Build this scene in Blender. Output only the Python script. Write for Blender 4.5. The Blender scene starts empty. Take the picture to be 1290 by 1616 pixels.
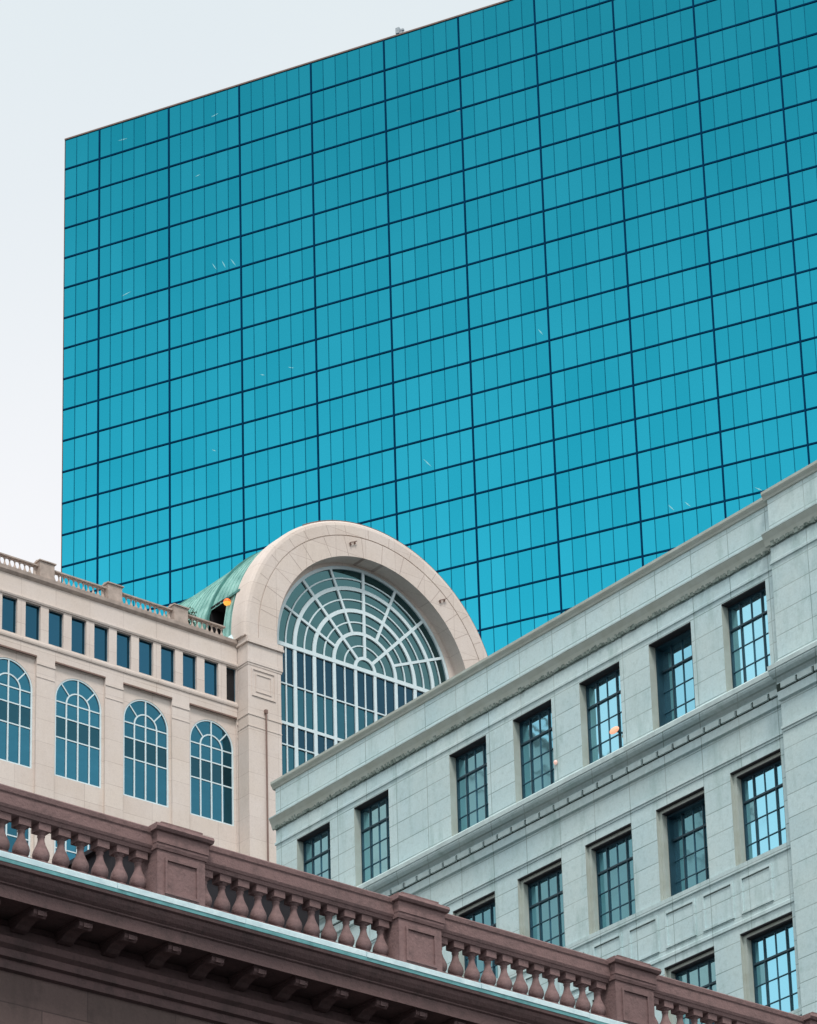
import bpy, bmesh, math, random
from mathutils import Vector, Matrix, Euler
random.seed(7)
R = math.radians
S = bpy.context.scene
C = S.collection

# ------------------------------------------------------------------ camera, sky, sun, exposure
cd = bpy.data.cameras.new("camera"); cam = bpy.data.objects.new("camera", cd); C.objects.link(cam)
CAMZ = 1.6
pt, ro = R(18.9143), R(-1.97405)
F = Vector((0, math.cos(pt), math.sin(pt))); Rt = Vector((1, 0, 0)); U = Rt.cross(F)
R2 = Rt*math.cos(ro)+U*math.sin(ro); U2 = -Rt*math.sin(ro)+U*math.cos(ro)
m3 = Matrix((R2, U2, -F)).transposed()
cam.matrix_world = Matrix.Translation((0, 0, CAMZ)) @ m3.to_4x4()
cd.sensor_width = 36; cd.sensor_fit = 'VERTICAL'; cd.sensor_height = 36
cd.lens = 5308.62*36/1616
cd.shift_x = (645-759.23)/1616; cd.shift_y = (1755.2-808)/1616
cd.clip_start = 0.5; cd.clip_end = 9000
S.camera = cam

SUN_EL, SUN_AZ = 56.0, 174.0        # azimuth: clockwise from +Y (north)
w = bpy.data.worlds.new("World"); S.world = w; w.use_nodes = True
nt = w.node_tree; N = nt.nodes; L = nt.links
for n in list(N): N.remove(n)
out = N.new('ShaderNodeOutputWorld'); bg = N.new('ShaderNodeBackground')
sky = N.new('ShaderNodeTexSky'); sky.sky_type = 'NISHITA'; sky.sun_disc = False
sky.sun_elevation = R(SUN_EL); sky.sun_rotation = R(SUN_AZ); sky.air_density = 1.3; sky.dust_density = 2.5; sky.altitude = 20
tc = N.new('ShaderNodeTexCoord')
# overcast veil: pale to the north where the camera looks, brighter low in the south where the sun stands behind it
def wmix(f, a, b_):
    x = N.new('ShaderNodeMix'); x.data_type = 'RGBA'
    for k_, v_ in (('Factor', f), ('A', a), ('B', b_)):
        if isinstance(v_, tuple): x.inputs[k_].default_value = (*v_, 1)
        elif isinstance(v_, (int, float)): x.inputs[k_].default_value = v_
        else: L.new(v_, x.inputs[k_])
    return x.outputs['Result']
def wrng(v_, a, b_, c_, d_):
    x = N.new('ShaderNodeMapRange'); x.interpolation_type = 'SMOOTHSTEP'; L.new(v_, x.inputs[0])
    for i_, q_ in enumerate((a, b_, c_, d_)): x.inputs[i_+1].default_value = q_
    return x.outputs[0]
sp = N.new('ShaderNodeSeparateXYZ'); L.new(tc.outputs['Generated'], sp.inputs[0])
nz = N.new('ShaderNodeTexNoise'); nz.inputs['Scale'].default_value = 5.0; nz.inputs['Detail'].default_value = 5; nz.inputs['Roughness'].default_value = .5
L.new(tc.outputs['Generated'], nz.inputs['Vector'])
north = wmix(wrng(sp.outputs['Z'], .40, .66, 0, 1), (7.7, 7.5, 7.6), (5.8, 6.4, 6.6))
south = wmix(wrng(sp.outputs['Z'], .30, .66, 0, 1), (14.6, 15.0, 15.0), (4.4, 5.1, 4.8))
south = wmix(wrng(sp.outputs['Z'], .08, .33, 0, 1), (3.6, 3.9, 4.2), south)
south = wmix(wrng(sp.outputs['Z'], .70, .95, 0, 1), south, (9.6, 9.8, 10.2))
veil = wmix(wrng(sp.outputs['Y'], -.45, .55, 0, 1), south, north)
veil2 = wmix(wrng(nz.outputs['Fac'], .3, .7, 0, .16), veil, (5.2, 5.7, 6.3))
L.new(wmix(.93, sky.outputs['Color'], veil2), bg.inputs['Color'])
bg.inputs['Strength'].default_value = 0.1
L.new(bg.outputs[0], out.inputs[0])

sd = bpy.data.lights.new("sun", 'SUN'); sd.energy = 1.9; sd.angle = R(14); sd.color = (1, .94, .88)
sun = bpy.data.objects.new("sun", sd); C.objects.link(sun)
az = R(SUN_AZ); el = R(SUN_EL)
sdir = Vector((math.sin(az)*math.cos(el), math.cos(az)*math.cos(el), math.sin(el)))
sun.rotation_euler = sdir.to_track_quat('Z', 'Y').to_euler(); sun.location = (0, -40, 120)
S.view_settings.view_transform = 'Standard'; S.view_settings.look = 'None'; S.view_settings.exposure = 0.45; S.view_settings.gamma = 1

# ------------------------------------------------------------------ materials
class NT:
    def __init__(s, name):
        s.m = bpy.data.materials.new(name); s.m.use_nodes = True
        s.t = s.m.node_tree; s.b = s.t.nodes['Principled BSDF']
    def n(s, typ, **kw):
        x = s.t.nodes.new(typ)
        for k, v in kw.items(): setattr(x, k, v)
        return x
    def l(s, a, b): s.t.links.new(a, b)
    def obj(s): return s.n('ShaderNodeTexCoord').outputs['Object']
    def math(s, op, a, b=None, clamp=False):
        x = s.n('ShaderNodeMath', operation=op); x.use_clamp = clamp
        for i, v in enumerate((a, b)):
            if v is None: continue
            if isinstance(v, (int, float)): x.inputs[i].default_value = v
            else: s.l(v, x.inputs[i])
        return x.outputs[0]
    def noise(s, vec, scale, detail=4, rough=.5, sc=(1, 1, 1)):
        mp = s.n('ShaderNodeMapping'); mp.inputs['Scale'].default_value = sc; s.l(vec, mp.inputs['Vector'])
        x = s.n('ShaderNodeTexNoise'); x.inputs['Scale'].default_value = scale; x.inputs['Detail'].default_value = detail; x.inputs['Roughness'].default_value = rough
        s.l(mp.outputs[0], x.inputs['Vector']); return x.outputs['Fac']
    def rng(s, v, a, b, c, d):
        x = s.n('ShaderNodeMapRange'); s.l(v, x.inputs[0])
        for i, q in enumerate((a, b, c, d)): x.inputs[i+1].default_value = q
        return x.outputs[0]
    def mix(s, f, a, b, mode='MIX'):
        x = s.n('ShaderNodeMix', data_type='RGBA', blend_type=mode)
        for k, v in (('Factor', f), ('A', a), ('B', b)):
            if isinstance(v, tuple): x.inputs[k].default_value = (*v, 1)
            elif isinstance(v, (int, float)): x.inputs[k].default_value = v
            else: s.l(v, x.inputs[k])
        return x.outputs['Result']

def stone(name, c1, c2, joint, bw, bh, ox=0, oz=0, stain=(.1, .1, .1), stain_amt=.35, grain=14, bump=.25, offset=0.0, mortar=.012, rough=.85, warm=None, streak=.5, ovar=0.):
    k = NT(name); o = k.obj()
    sep = k.n('ShaderNodeSeparateXYZ'); k.l(o, sep.inputs[0])
    hx = k.math('ADD', sep.outputs['X'], k.math('MULTIPLY', sep.outputs['Y'], 1.0))
    cb = k.n('ShaderNodeCombineXYZ'); k.l(k.math('ADD', hx, ox), cb.inputs[0]); k.l(k.math('ADD', sep.outputs['Z'], oz), cb.inputs[1])
    # warp a little so that joints are not ruler straight
    br = k.n('ShaderNodeTexBrick'); br.offset = offset; br.squash = 1
    br.inputs['Scale'].default_value = 1; br.inputs['Mortar Size'].default_value = mortar; br.inputs['Mortar Smooth'].default_value = .4
    br.inputs['Brick Width'].default_value = bw; br.inputs['Row Height'].default_value = bh; br.inputs['Bias'].default_value = 0
    br.inputs['Color1'].default_value = (*c1, 1); br.inputs['Color2'].default_value = (*c2, 1); br.inputs['Mortar'].default_value = (*joint, 1)
    k.l(cb.outputs[0], br.inputs['Vector'])
    # joints vary in darkness
    jn = k.rng(k.noise(o, .9, 3), .35, .65, .25, 1.0)
    plain = k.mix(.5, c1, c2)
    base = k.mix(k.math('MULTIPLY', br.outputs['Fac'], jn), k.mix(.2, br.outputs['Color'], plain), joint)
    big = k.noise(o, .35, 5, .6)
    base = k.mix(k.rng(big, .35, .7, 0, .8), base, warm if warm else tuple(.5*(a+b) for a, b in zip(c1, c2)))
    st = k.noise(o, 1.6, 6, .65, (1, 1, .22))
    base = k.mix(k.math('MULTIPLY', k.rng(st, .52, .78, 0, 1), stain_amt*streak*2), base, stain)
    sm = k.noise(o, 4.5, 7, .7)
    base = k.mix(k.math('MULTIPLY', k.rng(sm, .5, .8, 0, 1), stain_amt), base, stain)
    g = k.noise(o, grain, 3, .6)
    base = k.mix(1.0, base, k.mix(g, (.86, .86, .86), (1.12, 1.12, 1.12)), 'MULTIPLY')
    if ovar:
        rv = k.rng(k.n('ShaderNodeObjectInfo').outputs['Random'], 0, 1, 1-ovar, 1+ovar)
        cbr = k.n('ShaderNodeCombineColor')
        for i_ in range(3): k.l(rv, cbr.inputs[i_])
        base = k.mix(1.0, base, cbr.outputs[0], 'MULTIPLY')
    k.l(base, k.b.inputs['Base Color']); k.b.inputs['Roughness'].default_value = rough; k.b.inputs['Specular IOR Level'].default_value = .3
    bp = k.n('ShaderNodeBump'); bp.inputs['Strength'].default_value = bump; bp.inputs['Distance'].default_value = .03
    h = k.math('SUBTRACT', k.noise(o, grain*.6, 5, .65), k.math('MULTIPLY', br.outputs['Fac'], 1.2)); k.l(h, bp.inputs['Height']); k.l(bp.outputs[0], k.b.inputs['Normal'])
    return k.m

def plain(name, col, rough=.6, metal=0., var=.12, scale=3., bump=0., spec=.4, alt=None, emit=None):
    k = NT(name); o = k.obj()
    f = k.noise(o, scale, 5, .6)
    a = tuple(c*(1-var) for c in col); b = alt if alt else tuple(min(1, c*(1+var)) for c in col)
    k.l(k.mix(k.rng(f, .3, .7, 0, 1), a, b), k.b.inputs['Base Color'])
    k.b.inputs['Roughness'].default_value = rough; k.b.inputs['Metallic'].default_value = metal; k.b.inputs['Specular IOR Level'].default_value = spec
    if bump:
        bp = k.n('ShaderNodeBump'); bp.inputs['Strength'].default_value = bump; bp.inputs['Distance'].default_value = .02
        k.l(k.noise(o, scale*4, 4), bp.inputs['Height']); k.l(bp.outputs[0], k.b.inputs['Normal'])
    if emit:
        k.b.inputs['Emission Color'].default_value = (*emit[0], 1); k.b.inputs['Emission Strength'].default_value = emit[1]
    return k.m

def glass(name, col, rough=.03, metal=.85, wave=.15, wscale=.6, var=.12, alt=None, cell=None):
    """coated glazing: a tinted mirror with slightly wavy panes; tint differs from pane to pane"""
    k = NT(name); o = k.obj()
    if cell:
        sep = k.n('ShaderNodeSeparateXYZ'); k.l(o, sep.inputs[0]); cb = k.n('ShaderNodeCombineXYZ')
        k.l(k.math('FLOOR', k.math('DIVIDE', k.math('ADD', sep.outputs['X'], cell[2]), cell[0])), cb.inputs[0])
        k.l(k.math('FLOOR', k.math('DIVIDE', k.math('ADD', sep.outputs['Z'], cell[3]), cell[1])), cb.inputs[2])
        wn = k.n('ShaderNodeTexWhiteNoise', noise_dimensions='3D'); k.l(cb.outputs[0], wn.inputs['Vector']); rnd = wn.outputs['Value']
        big = k.noise(o, .03, 3, .5); rnd = k.math('ADD', k.math('MULTIPLY', rnd, .45), k.math('MULTIPLY', k.rng(big, .3, .7, 0, 1), .55))
    else:
        rnd = k.n('ShaderNodeObjectInfo').outputs['Random']
    a = tuple(c*(1-var) for c in col); b = alt if alt else tuple(min(1, c*(1+var)) for c in col)
    k.l(k.mix(rnd, a, b), k.b.inputs['Base Color'])
    k.b.inputs['Roughness'].default_value = rough; k.b.inputs['Metallic'].default_value = metal
    bp = k.n('ShaderNodeBump'); bp.inputs['Strength'].default_value = wave; bp.inputs['Distance'].default_value = .05
    k.l(k.noise(o, wscale, 2, .4), bp.inputs['Height']); k.l(bp.outputs[0], k.b.inputs['Normal'])
    return k.m

M = {}
M['tower_glass'] = glass('teal mirror glass', (.010, .285, .41), .06, .97, .05, .25, .0, alt=(.024, .36, .505), cell=(1.372, 3.5784, 0, 1.12))
M['tower_joint'] = plain('navy window joint', (.001, .036, .095), .9, 0, .2, .5, spec=.02)
M['tower_bar'] = plain('teal glazing bar', (.003, .15, .24), .8, .0, .15, .5, spec=.05)
M['tower_body'] = plain('dark tower flank', (.03, .12, .17), .4)
M['cream'] = stone('cream limestone blocks', (.67, .59, .53), (.60, .515, .46), (.36, .28, .24), 1.91, 1.16, ox=.955, oz=.25, stain=(.47, .39, .34), stain_amt=.34, warm=(.68, .61, .575), bump=.12, streak=.35)
M['cream_dark'] = plain('weathered coping', (.40, .33, .29), .9, 0, .22, 2.5, .2)
M['grey'] = stone('pale grey limestone', (.52, .675, .71), (.43, .58, .615), (.15, .23, .235), 1.65, .735, ox=-0.6, oz=.05, stain=(.25, .38, .37), stain_amt=.52, warm=(.54, .65, .645), bump=.2, streak=.75, mortar=.018)
M['grey_warm'] = plain('beige trim with painted bounce', (.43, .48, .43), .9, 0, .16, 2.2, .2, alt=(.43, .49, .46))  # on the upper cornice this beige holds painted warm bounce light
M['grey_lip'] = plain('pale stone ledge', (.48, .60, .61), .8, 0, .14, 2.5, .2)
M['recess_shade'] = plain('black painted recess shade', (.03, .05, .045), .95, 0, .35, 5)
M['soffit_shade'] = plain('dark soffit soot and painted shade', (.022, .020, .026), .7, 0, .3, 4)
M['grime_shade'] = plain('grimy carved stone and painted shade', (.10, .15, .135), .95, 0, .35, 5, .3, alt=(.26, .32, .30))
M['brown'] = stone('brownstone', (.145, .098, .095), (.085, .063, .060), (.05, .036, .038), 1.6, .62, stain=(.06, .045, .043), stain_amt=.65, warm=(.15, .105, .095), grain=22, bump=.4, offset=.5, streak=.5)
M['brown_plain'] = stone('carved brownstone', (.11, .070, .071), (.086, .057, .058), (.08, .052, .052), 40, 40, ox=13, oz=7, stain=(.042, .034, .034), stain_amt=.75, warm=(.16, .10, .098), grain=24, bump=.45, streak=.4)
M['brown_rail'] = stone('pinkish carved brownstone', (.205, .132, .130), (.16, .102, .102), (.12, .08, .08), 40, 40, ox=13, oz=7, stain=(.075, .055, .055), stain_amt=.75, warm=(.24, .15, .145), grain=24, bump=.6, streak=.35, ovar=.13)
M['flashing'] = plain('pale blue metal edge', (.54, .74, .80), .5, 0, .1, 3.5, .25, alt=(.74, .90, .94))
M['verdigris'] = plain('green copper drip', (.16, .42, .44), .6, .1, .25, 4)
M['copper'] = plain('weathered green copper', (.17, .42, .38), .6, .0, .3, 1.2, .15, alt=(.31, .56, .51))
M['copper_seam'] = plain('dark copper seam', (.07, .22, .20), .6, 0, .2, 3)
M['white'] = plain('white window frame', (.62, .74, .78), .5, 0, .05, 3)
M['steel'] = plain('dark steel frame', (.012, .045, .068), .5, 0, .2, 3)
M['steel_mid'] = plain('blue grey steel glazing bar', (.03, .10, .145), .5, 0, .2, 3)
M['glass_attic'] = glass('blue attic glass', (.016, .075, .125), .08, .9, .10, .8, .12)
M['glass_arch'] = glass('blue arched window glass', (.022, .105, .155), .05, .9, .25, 1.2, .25)
M['glass_arch_dark'] = glass('dark arched window glass', (.014, .058, .082), .05, .9, .2, 1.2, .2)
M['glass_fan'] = glass('grey green fanlight glass', (.050, .115, .125), .06, .9, .3, .7, .15)
M['glass_low'] = glass('dark blue glass', (.013, .045, .072), .06, .9, .3, .7, .15)
M['glass_low2'] = glass('blue glass', (.022, .085, .115), .06, .9, .3, .7, .15)
M['glass_grey'] = glass('sky reflecting window glass', (.20, .52, .66), .03, .92, .10, .9, .10, alt=(.34, .68, .80))
M['mast'] = plain('grey painted mast', (.33, .38, .42), .7)
M['lit'] = plain('pale streak of painted reflection', (.2, .5, .55), .5, emit=((.25, .62, .70), .09))
M['dark'] = plain('dark opening', (.008, .008, .010), .9)
M['roofing'] = plain('dark roofing', (.018, .017, .022), .9, 0, .3, 1)
M['joint'] = plain('raked joint', (.42, .345, .31), .9, 0, .2, 2)
M['pipe'] = plain('brown downpipe', (.20, .13, .11), .6, .1, .2, 2)
M['asphalt'] = plain('asphalt', (.05, .05, .052), .9, 0, .2, 1.5, .2)
M['leaf'] = plain('dark green leaves', (.035, .09, .06), .7, 0, .4, 6)
M['lamp_orange'] = plain('orange lamp glass', (.3, .08, .01), .4, emit=((1, .16, .01), .65))
M['lamp_core'] = plain('yellow lamp core', (.3, .12, .02), .4, emit=((1, .42, .06), .85))
M['glow_pale'] = plain('pale pink added glow', (.5, .38, .38), .4, emit=((1, .55, .40), .35))
M['glow_peach'] = plain('peach added glow', (.5, .3, .22), .4, emit=((1, .42, .24), .62))

# ------------------------------------------------------------------ mesh helpers
class MB:
    def __init__(s): s.v = []; s.f = []; s.m = []; s.mi = 0
    def add(s, vs, fs, mi=None):
        b = len(s.v); s.v += [tuple(q) for q in vs]
        for f in fs: s.f.append(tuple(b+i for i in f)); s.m.append(s.mi if mi is None else mi)
        return s
    def box(s, x0, x1, y0, y1, z0, z1, mi=None):
        v = [(x, y, z) for z in (z0, z1) for y in (y0, y1) for x in (x0, x1)]
        return s.add(v, [(0, 1, 3, 2), (4, 6, 7, 5), (0, 4, 5, 1), (2, 3, 7, 6), (0, 2, 6, 4), (1, 5, 7, 3)], mi)
    def prof(s, x0, x1, pts, mi=None):            # closed (y,z) outline swept along x
        n = len(pts); v = [(x0, y, z) for y, z in pts]+[(x1, y, z) for y, z in pts]
        f = [(i, (i+1) % n, n+(i+1) % n, n+i) for i in range(n)]+[tuple(range(n))[::-1], tuple(range(n, 2*n))]
        return s.add(v, f, mi)
    def quad(s, a, b, c, d, mi=None): return s.add([a, b, c, d], [(0, 1, 2, 3)], mi)
    def ring(s, cx, cz, r0, r1, y0, y1, a0=0, a1=180, n=48, mi=None):   # curved bar between two radii
        vs = []; fs = []
        for i in range(n+1):
            a = R(a0+(a1-a0)*i/n); c, q = math.cos(a), math.sin(a)
            vs += [(cx+r0*c, y0, cz+r0*q), (cx+r1*c, y0, cz+r1*q), (cx+r1*c, y1, cz+r1*q), (cx+r0*c, y1, cz+r0*q)]
        for i in range(n):
            b = 4*i
            for j in range(4): fs.append((b+j, b+(j+1) % 4, b+4+(j+1) % 4, b+4+j))
        fs += [(3, 2, 1, 0), (4*n, 4*n+1, 4*n+2, 4*n+3)]
        return s.add(vs, fs, mi)
    def bar(s, p, q, wd, y0, y1, mi=None):        # straight bar in the facade plane, p and q are (x,z)
        d = Vector((q[0]-p[0], q[1]-p[1])); nn = Vector((-d.y, d.x)).normalized()*wd/2
        c = [(p[0]-nn.x, p[1]-nn.y), (q[0]-nn.x, q[1]-nn.y), (q[0]+nn.x, q[1]+nn.y), (p[0]+nn.x, p[1]+nn.y)]
        v = [(x, y0, z) for x, z in c]+[(x, y1, z) for x, z in c]
        return s.add(v, [(0, 1, 2, 3), (7, 6, 5, 4), (0, 4, 5, 1), (1, 5, 6, 2), (2, 6, 7, 3), (3, 7, 4, 0)], mi)
    def lathe(s, cx, cy, pts, n=14, mi=None):     # (r,z) turned about a vertical axis
        vs = [(cx+r*math.cos(2*math.pi*i/n), cy+r*math.sin(2*math.pi*i/n), z) for r, z in pts for i in range(n)]
        fs = [(j*n+i, j*n+(i+1) % n, (j+1)*n+(i+1) % n, (j+1)*n+i) for j in range(len(pts)-1) for i in range(n)]
        fs += [tuple(range(n))[::-1], tuple(range((len(pts)-1)*n, len(pts)*n))]
        return s.add(vs, fs, mi)
    def holes(s, x0, x1, z0, z1, rects, y, d=0, mi=None, rmi=None):   # wall sheet with rectangular openings and their reveals
        xs = sorted({x0, x1, *[r[0] for r in rects], *[r[1] for r in rects]}); zs = sorted({z0, z1, *[r[2] for r in rects], *[r[3] for r in rects]})
        for a, b in zip(xs, xs[1:]):
            for c, e in zip(zs, zs[1:]):
                mxx, mz = (a+b)/2, (c+e)/2
                if any(r[0] < mxx < r[1] and r[2] < mz < r[3] for r in rects): continue
                if a >= x1 or c >= z1: continue
                s.quad((a, y, c), (b, y, c), (b, y, e), (a, y, e), mi)
        if d:
            for a, b, c, e in rects: s.reveal(a, b, c, e, y, y+d, rmi if rmi is not None else mi)
        return s
    def reveal(s, a, b, c, e, y0, y1, mi=None):
        s.quad((a, y0, c), (a, y0, e), (a, y1, e), (a, y1, c), mi); s.quad((b, y0, c), (b, y1, c), (b, y1, e), (b, y0, e), mi)
        s.quad((a, y0, e), (b, y0, e), (b, y1, e), (a, y1, e), mi); s.quad((a, y0, c), (a, y1, c), (b, y1, c), (b, y0, c), mi)
    def mesh(s, name, mats):
        me = bpy.data.meshes.new(name); me.from_pydata(s.v, [], s.f); me.update()
        for k in (mats if isinstance(mats, (list, tuple)) else [mats]): me.materials.append(M[k])
        for i, p in enumerate(me.polygons): p.material_index = s.m[i]
        bm = bmesh.new(); bm.from_mesh(me); bmesh.ops.recalc_face_normals(bm, faces=bm.faces); bm.to_mesh(me); bm.free()
        return me
    def build(s, name, mats, parent=None, smooth=False, label=None, loc=(0, 0, 0)):
        o = bpy.data.objects.new(name, s.mesh(name, mats)); C.objects.link(o)
        if parent: o.parent = parent
        o.location = loc
        if smooth:
            for p in o.data.polygons: p.use_smooth = True
            try:
                bm = bmesh.new(); bm.from_mesh(o.data)
                for e in bm.edges:
                    if len(e.link_faces) == 2 and e.calc_face_angle(0) > R(40): e.smooth = False
                bm.to_mesh(o.data); bm.free()
            except Exception: pass
        if label: o['label'] = label
        return o
def thing(name, label, cat, loc, rz=0, group=None):
    o = bpy.data.objects.new(name, None); C.objects.link(o); o.location = loc; o.rotation_euler = (0, 0, rz)
    o.empty_display_size = .3; o['label'] = label; o['category'] = cat
    if group: o['group'] = group
    return o
def dup(o, loc, parent):
    c = o.copy(); C.objects.link(c); c.parent = parent; c.location = loc
    for ch in list(o.children):
        g = ch.copy(); C.objects.link(g); g.parent = c
    return c

# ------------------------------------------------------------------ ground
g = MB(); g.quad((-4000, -4000, 0), (4000, -4000, 0), (4000, 4000, 0), (-4000, 4000, 0))
go = g.build('ground', 'asphalt'); go['kind'] = 'structure'

# ================================================================== glass tower
PW, FH, TOPZ = 1.372, 3.57844, 213.58
tower = thing('glass_tower', 'tall blue mirror glass office tower with dark grid lines behind the stone buildings', 'skyscraper', (-39.996, 300, 0), R(-23.664))
NP = 69; W = NP*PW; NF = 27
b = MB(); b.box(0, W, .25, 30, 0, TOPZ-.5); b.build('core', 'tower_body', tower)
def panes(mb, z0, z1):
    for i in range(NP):
        a, c = i*PW, (i+1)*PW; t = [random.uniform(-.004, .004) for _ in range(3)]
        mb.quad((a, t[0], z0), (c, t[1], z0), (c, t[1]+t[2], z1), (a, t[0]+t[2], z1))
for j in range(NF):
    z1 = TOPZ-j*FH; z0 = z1-FH
    b = MB(); panes(b, z0, z1); o = b.build('window_band', 'tower_glass', tower)
    b2 = MB()
    for i in range(1, NP):
        if (i-3) % 6: b2.box(i*PW-.034, i*PW+.034, -.03, .02, z0+.04, z1-.04)
    b2.box(0, W, -.028, .02, z0+.02, z0+.04); b2.box(0, W, -.028, .02, z1-.04, z1-.02)
    b2.build('glazing_bars', 'tower_bar', o)
    b3 = MB(); b3.box(-.02, W+.02, -.07, .05, z0-.085, z0+.085); b3.build('floor_line', 'tower_joint', tower)
zb = TOPZ-NF*FH
b = MB(); b.quad((0, 0, 0), (W, 0, 0), (W, 0, zb), (0, 0, zb)); o = b.build('lower_window_wall', 'tower_glass', tower)
b = MB()
for j in range(1, int(zb/FH)): b.box(-.02, W+.02, -.07, .05, zb-j*FH-.085, zb-j*FH+.085)
b.build('floor_lines', 'tower_joint', o)
for i in range(3, NP, 6):
    b = MB(); b.box(i*PW-.075, i*PW+.075, -.085, .03, 0, TOPZ); b.build('mullion', 'tower_joint', tower)
b = MB(); b.box(-.06, W+.06, -.1, .3, TOPZ, TOPZ+.16); b.box(-.06, .0, -.05, 30, 0, TOPZ); b.build('parapet_cap', 'pipe', tower)
b = MB(); mxp = 38.4
b.box(mxp-.02, mxp+.02, .8, .84, TOPZ, TOPZ+1.0); b.box(mxp-.34, mxp+.08, .7, 1.0, TOPZ+.95, TOPZ+1.60); b.box(mxp+.05, mxp+.40, .75, .95, TOPZ+.78, TOPZ+1.2); b.box(mxp+.10, mxp+.52, .72, .98, TOPZ+1.12, TOPZ+1.32)
b.build('rooftop_antenna', 'mast', tower, label='small grey rooftop mast with boxy head')

# faint glowing streaks laid on the panes, painting in reflected lights
LT = [(6.3, 211.5, 7.5, 211.45), (17.25, 210.85, 18.2, 211.05), (15.4, 204.3, 16.0, 204.4), (6.7, 192.7, 7.95, 193.0), (17.3, 193.5, 17.8, 192.6), (18.4, 193.5, 18.85, 192.5), (19.4, 193.4, 20.0, 192.4), (22.6, 179.2, 23.1, 178.95), (25.7, 179.15, 26.35, 178.85), (17.1, 172.25, 17.6, 171.9), (40.0, 165.1, 40.85, 164.0), (52.4, 175.8, 52.9, 175.0), (72.9, 153.4, 73.7, 152.8), (66.1, 153.7, 66.7, 153.0), (64.5, 153.8, 65.1, 153.0), (44.6, 202.72, 45.2, 202.66)]
for x0, z0, x1, z1 in LT:
    b = MB(); mxx, mz = (x0+x1)/2, (z0+z1)/2; dx, dz = x1-x0, z1-z0; ln = math.hypot(dx, dz); nx, nz_ = -dz/ln*.055, dx/ln*.055
    b.add([(x0, -.008, z0), (mxx+nx, -.008, mz+nz_), (x1, -.008, z1), (mxx-nx, -.008, mz-nz_)], [(0, 1, 2, 3)]); b.build('pane_glint', 'lit', tower)

# ================================================================== cream building (local: x along facade, -y outward)
cream = thing('arched_window_building', 'cream stone building with a row of arched windows and a great round arched gable', 'building', (-11.25553, 149.57711, 0), R(40))
X0, X1 = -78.0, 16.2
PITCH = 3.83
wc = [-1.45-PITCH*k for k in range(7)]           # arched window centres
ATT = [(-13.45+1.2775*k, -12.62+1.2775*k) for k in range(-8, 11)]; ATT = [q for q in ATT if q[1] < -.5]
ATT.append((-.64, -.03))
# attic wall
b = MB(); b.holes(X0, 0, 74.4, 76.45, [(a, c, 74.52, 76.36) for a, c in ATT], 0, .22)
b.quad((X0, 0, 76.45), (0, 0, 76.45), (0, 0, 77.6), (X0, 0, 77.6)); b.quad((X0, 0, 73.62), (0, 0, 73.62), (0, 0, 74.4), (X0, 0, 74.4))
# arched bays set back .14 between piers
YB = .15
def arch_sheet(mb, xa, xb, z0, z1, cx, r, zs, zbm, y, d, n=28, mi=0):
    mb.quad((xa, y, z0), (cx-r, y, z0), (cx-r, y, z1), (xa, y, z1), mi); mb.quad((cx+r, y, z0), (xb, y, z0), (xb, y, z1), (cx+r, y, z1), mi)
    mb.quad((cx-r, y, z0), (cx+r, y, z0), (cx+r, y, zbm), (cx-r, y, zbm), mi)
    pp = [(cx-r*math.cos(math.pi*i/n), zs+r*math.sin(math.pi*i/n)) for i in range(n+1)]
    for (a, c), (e, f) in zip(pp, pp[1:]):
        mb.quad((a, y, c), (e, y, f), (e, y, z1), (a, y, z1), mi); mb.quad((a, y, c), (a, y+d, c), (e, y+d, f), (e, y, f), mi)
    for x in (cx-r, cx+r): mb.quad((x, y, zbm), (x, y, zs), (x, y+d, zs), (x, y+d, zbm), mi)
    mb.quad((cx-r, y, zbm), (cx+r, y, zbm), (cx+r, y+d, zbm), (cx-r, y+d, zbm), mi)
AR = 1.295; ZS = 71.93; ZB = 67.92
LW = [(c-1.27, c+1.27, 61.6, 65.25) for c in wc]
for c in wc:
    xa, xb = c-1.41, c+1.41
    arch_sheet(b, xa, xb, 66.3, 73.62, c, AR, ZS, ZB, YB, .12)
    b.holes(xa, xb, 60, 66.3, [(c-1.27, c+1.27, 61.6, 65.25)], YB, .12)
    b.quad((xa, 0, 60), (xa, YB, 60), (xa, YB, 73.62), (xa, 0, 73.62)); b.quad((xb, 0, 60), (xb, YB, 60), (xb, YB, 73.62), (xb, 0, 73.62))
    b.quad((xa, 0, 73.62), (xb, 0, 73.62), (xb, YB, 73.62), (xa, YB, 73.62))
edges = sorted([c-1.41 for c in wc]+[c+1.41 for c in wc])
prs = [(X0, edges[0])]+[(edges[i], edges[i+1]) for i in range(1, len(edges)-1, 2)]+[(edges[-1], 0)]
for a, c in prs: b.quad((a, 0, 60), (c, 0, 60), (c, 0, 73.62), (a, 0, 73.62))
b.box(X0, 0, .02, 14, 0, 60); b.box(X0, X1, 13.5, 14, 60, 77.6); b.box(X0, X0+.1, 0, 13.4, 60, 77.6); b.quad((X0, .3, 77.58), (0, .3, 77.58), (0, 14, 77.58), (X0, 14, 77.58))
b.build('wall', 'cream', cream)
# mouldings
b = MB(); b.prof(X0, 0, [(0, 77.52), (-.05, 77.56), (-.14, 77.66), (-.16, 77.84), (-.02, 77.9), (.45, 77.9), (.45, 77.52)]); b.build('cornice', ['cream_dark'], cream)
b = MB(); b.prof(X0, 0, [(0, 76.40), (-.06, 76.42), (-.09, 76.50), (-.04, 76.53), (-.04, 76.60), (0, 76.62)]); b.build('string_course', 'cream', cream)
b = MB(); b.prof(X0, 0, [(0, 74.20), (-.05, 74.23), (-.07, 74.30), (-.07, 74.40), (0, 74.46)]); b.build('window_ledge', 'cream', cream)
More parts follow.
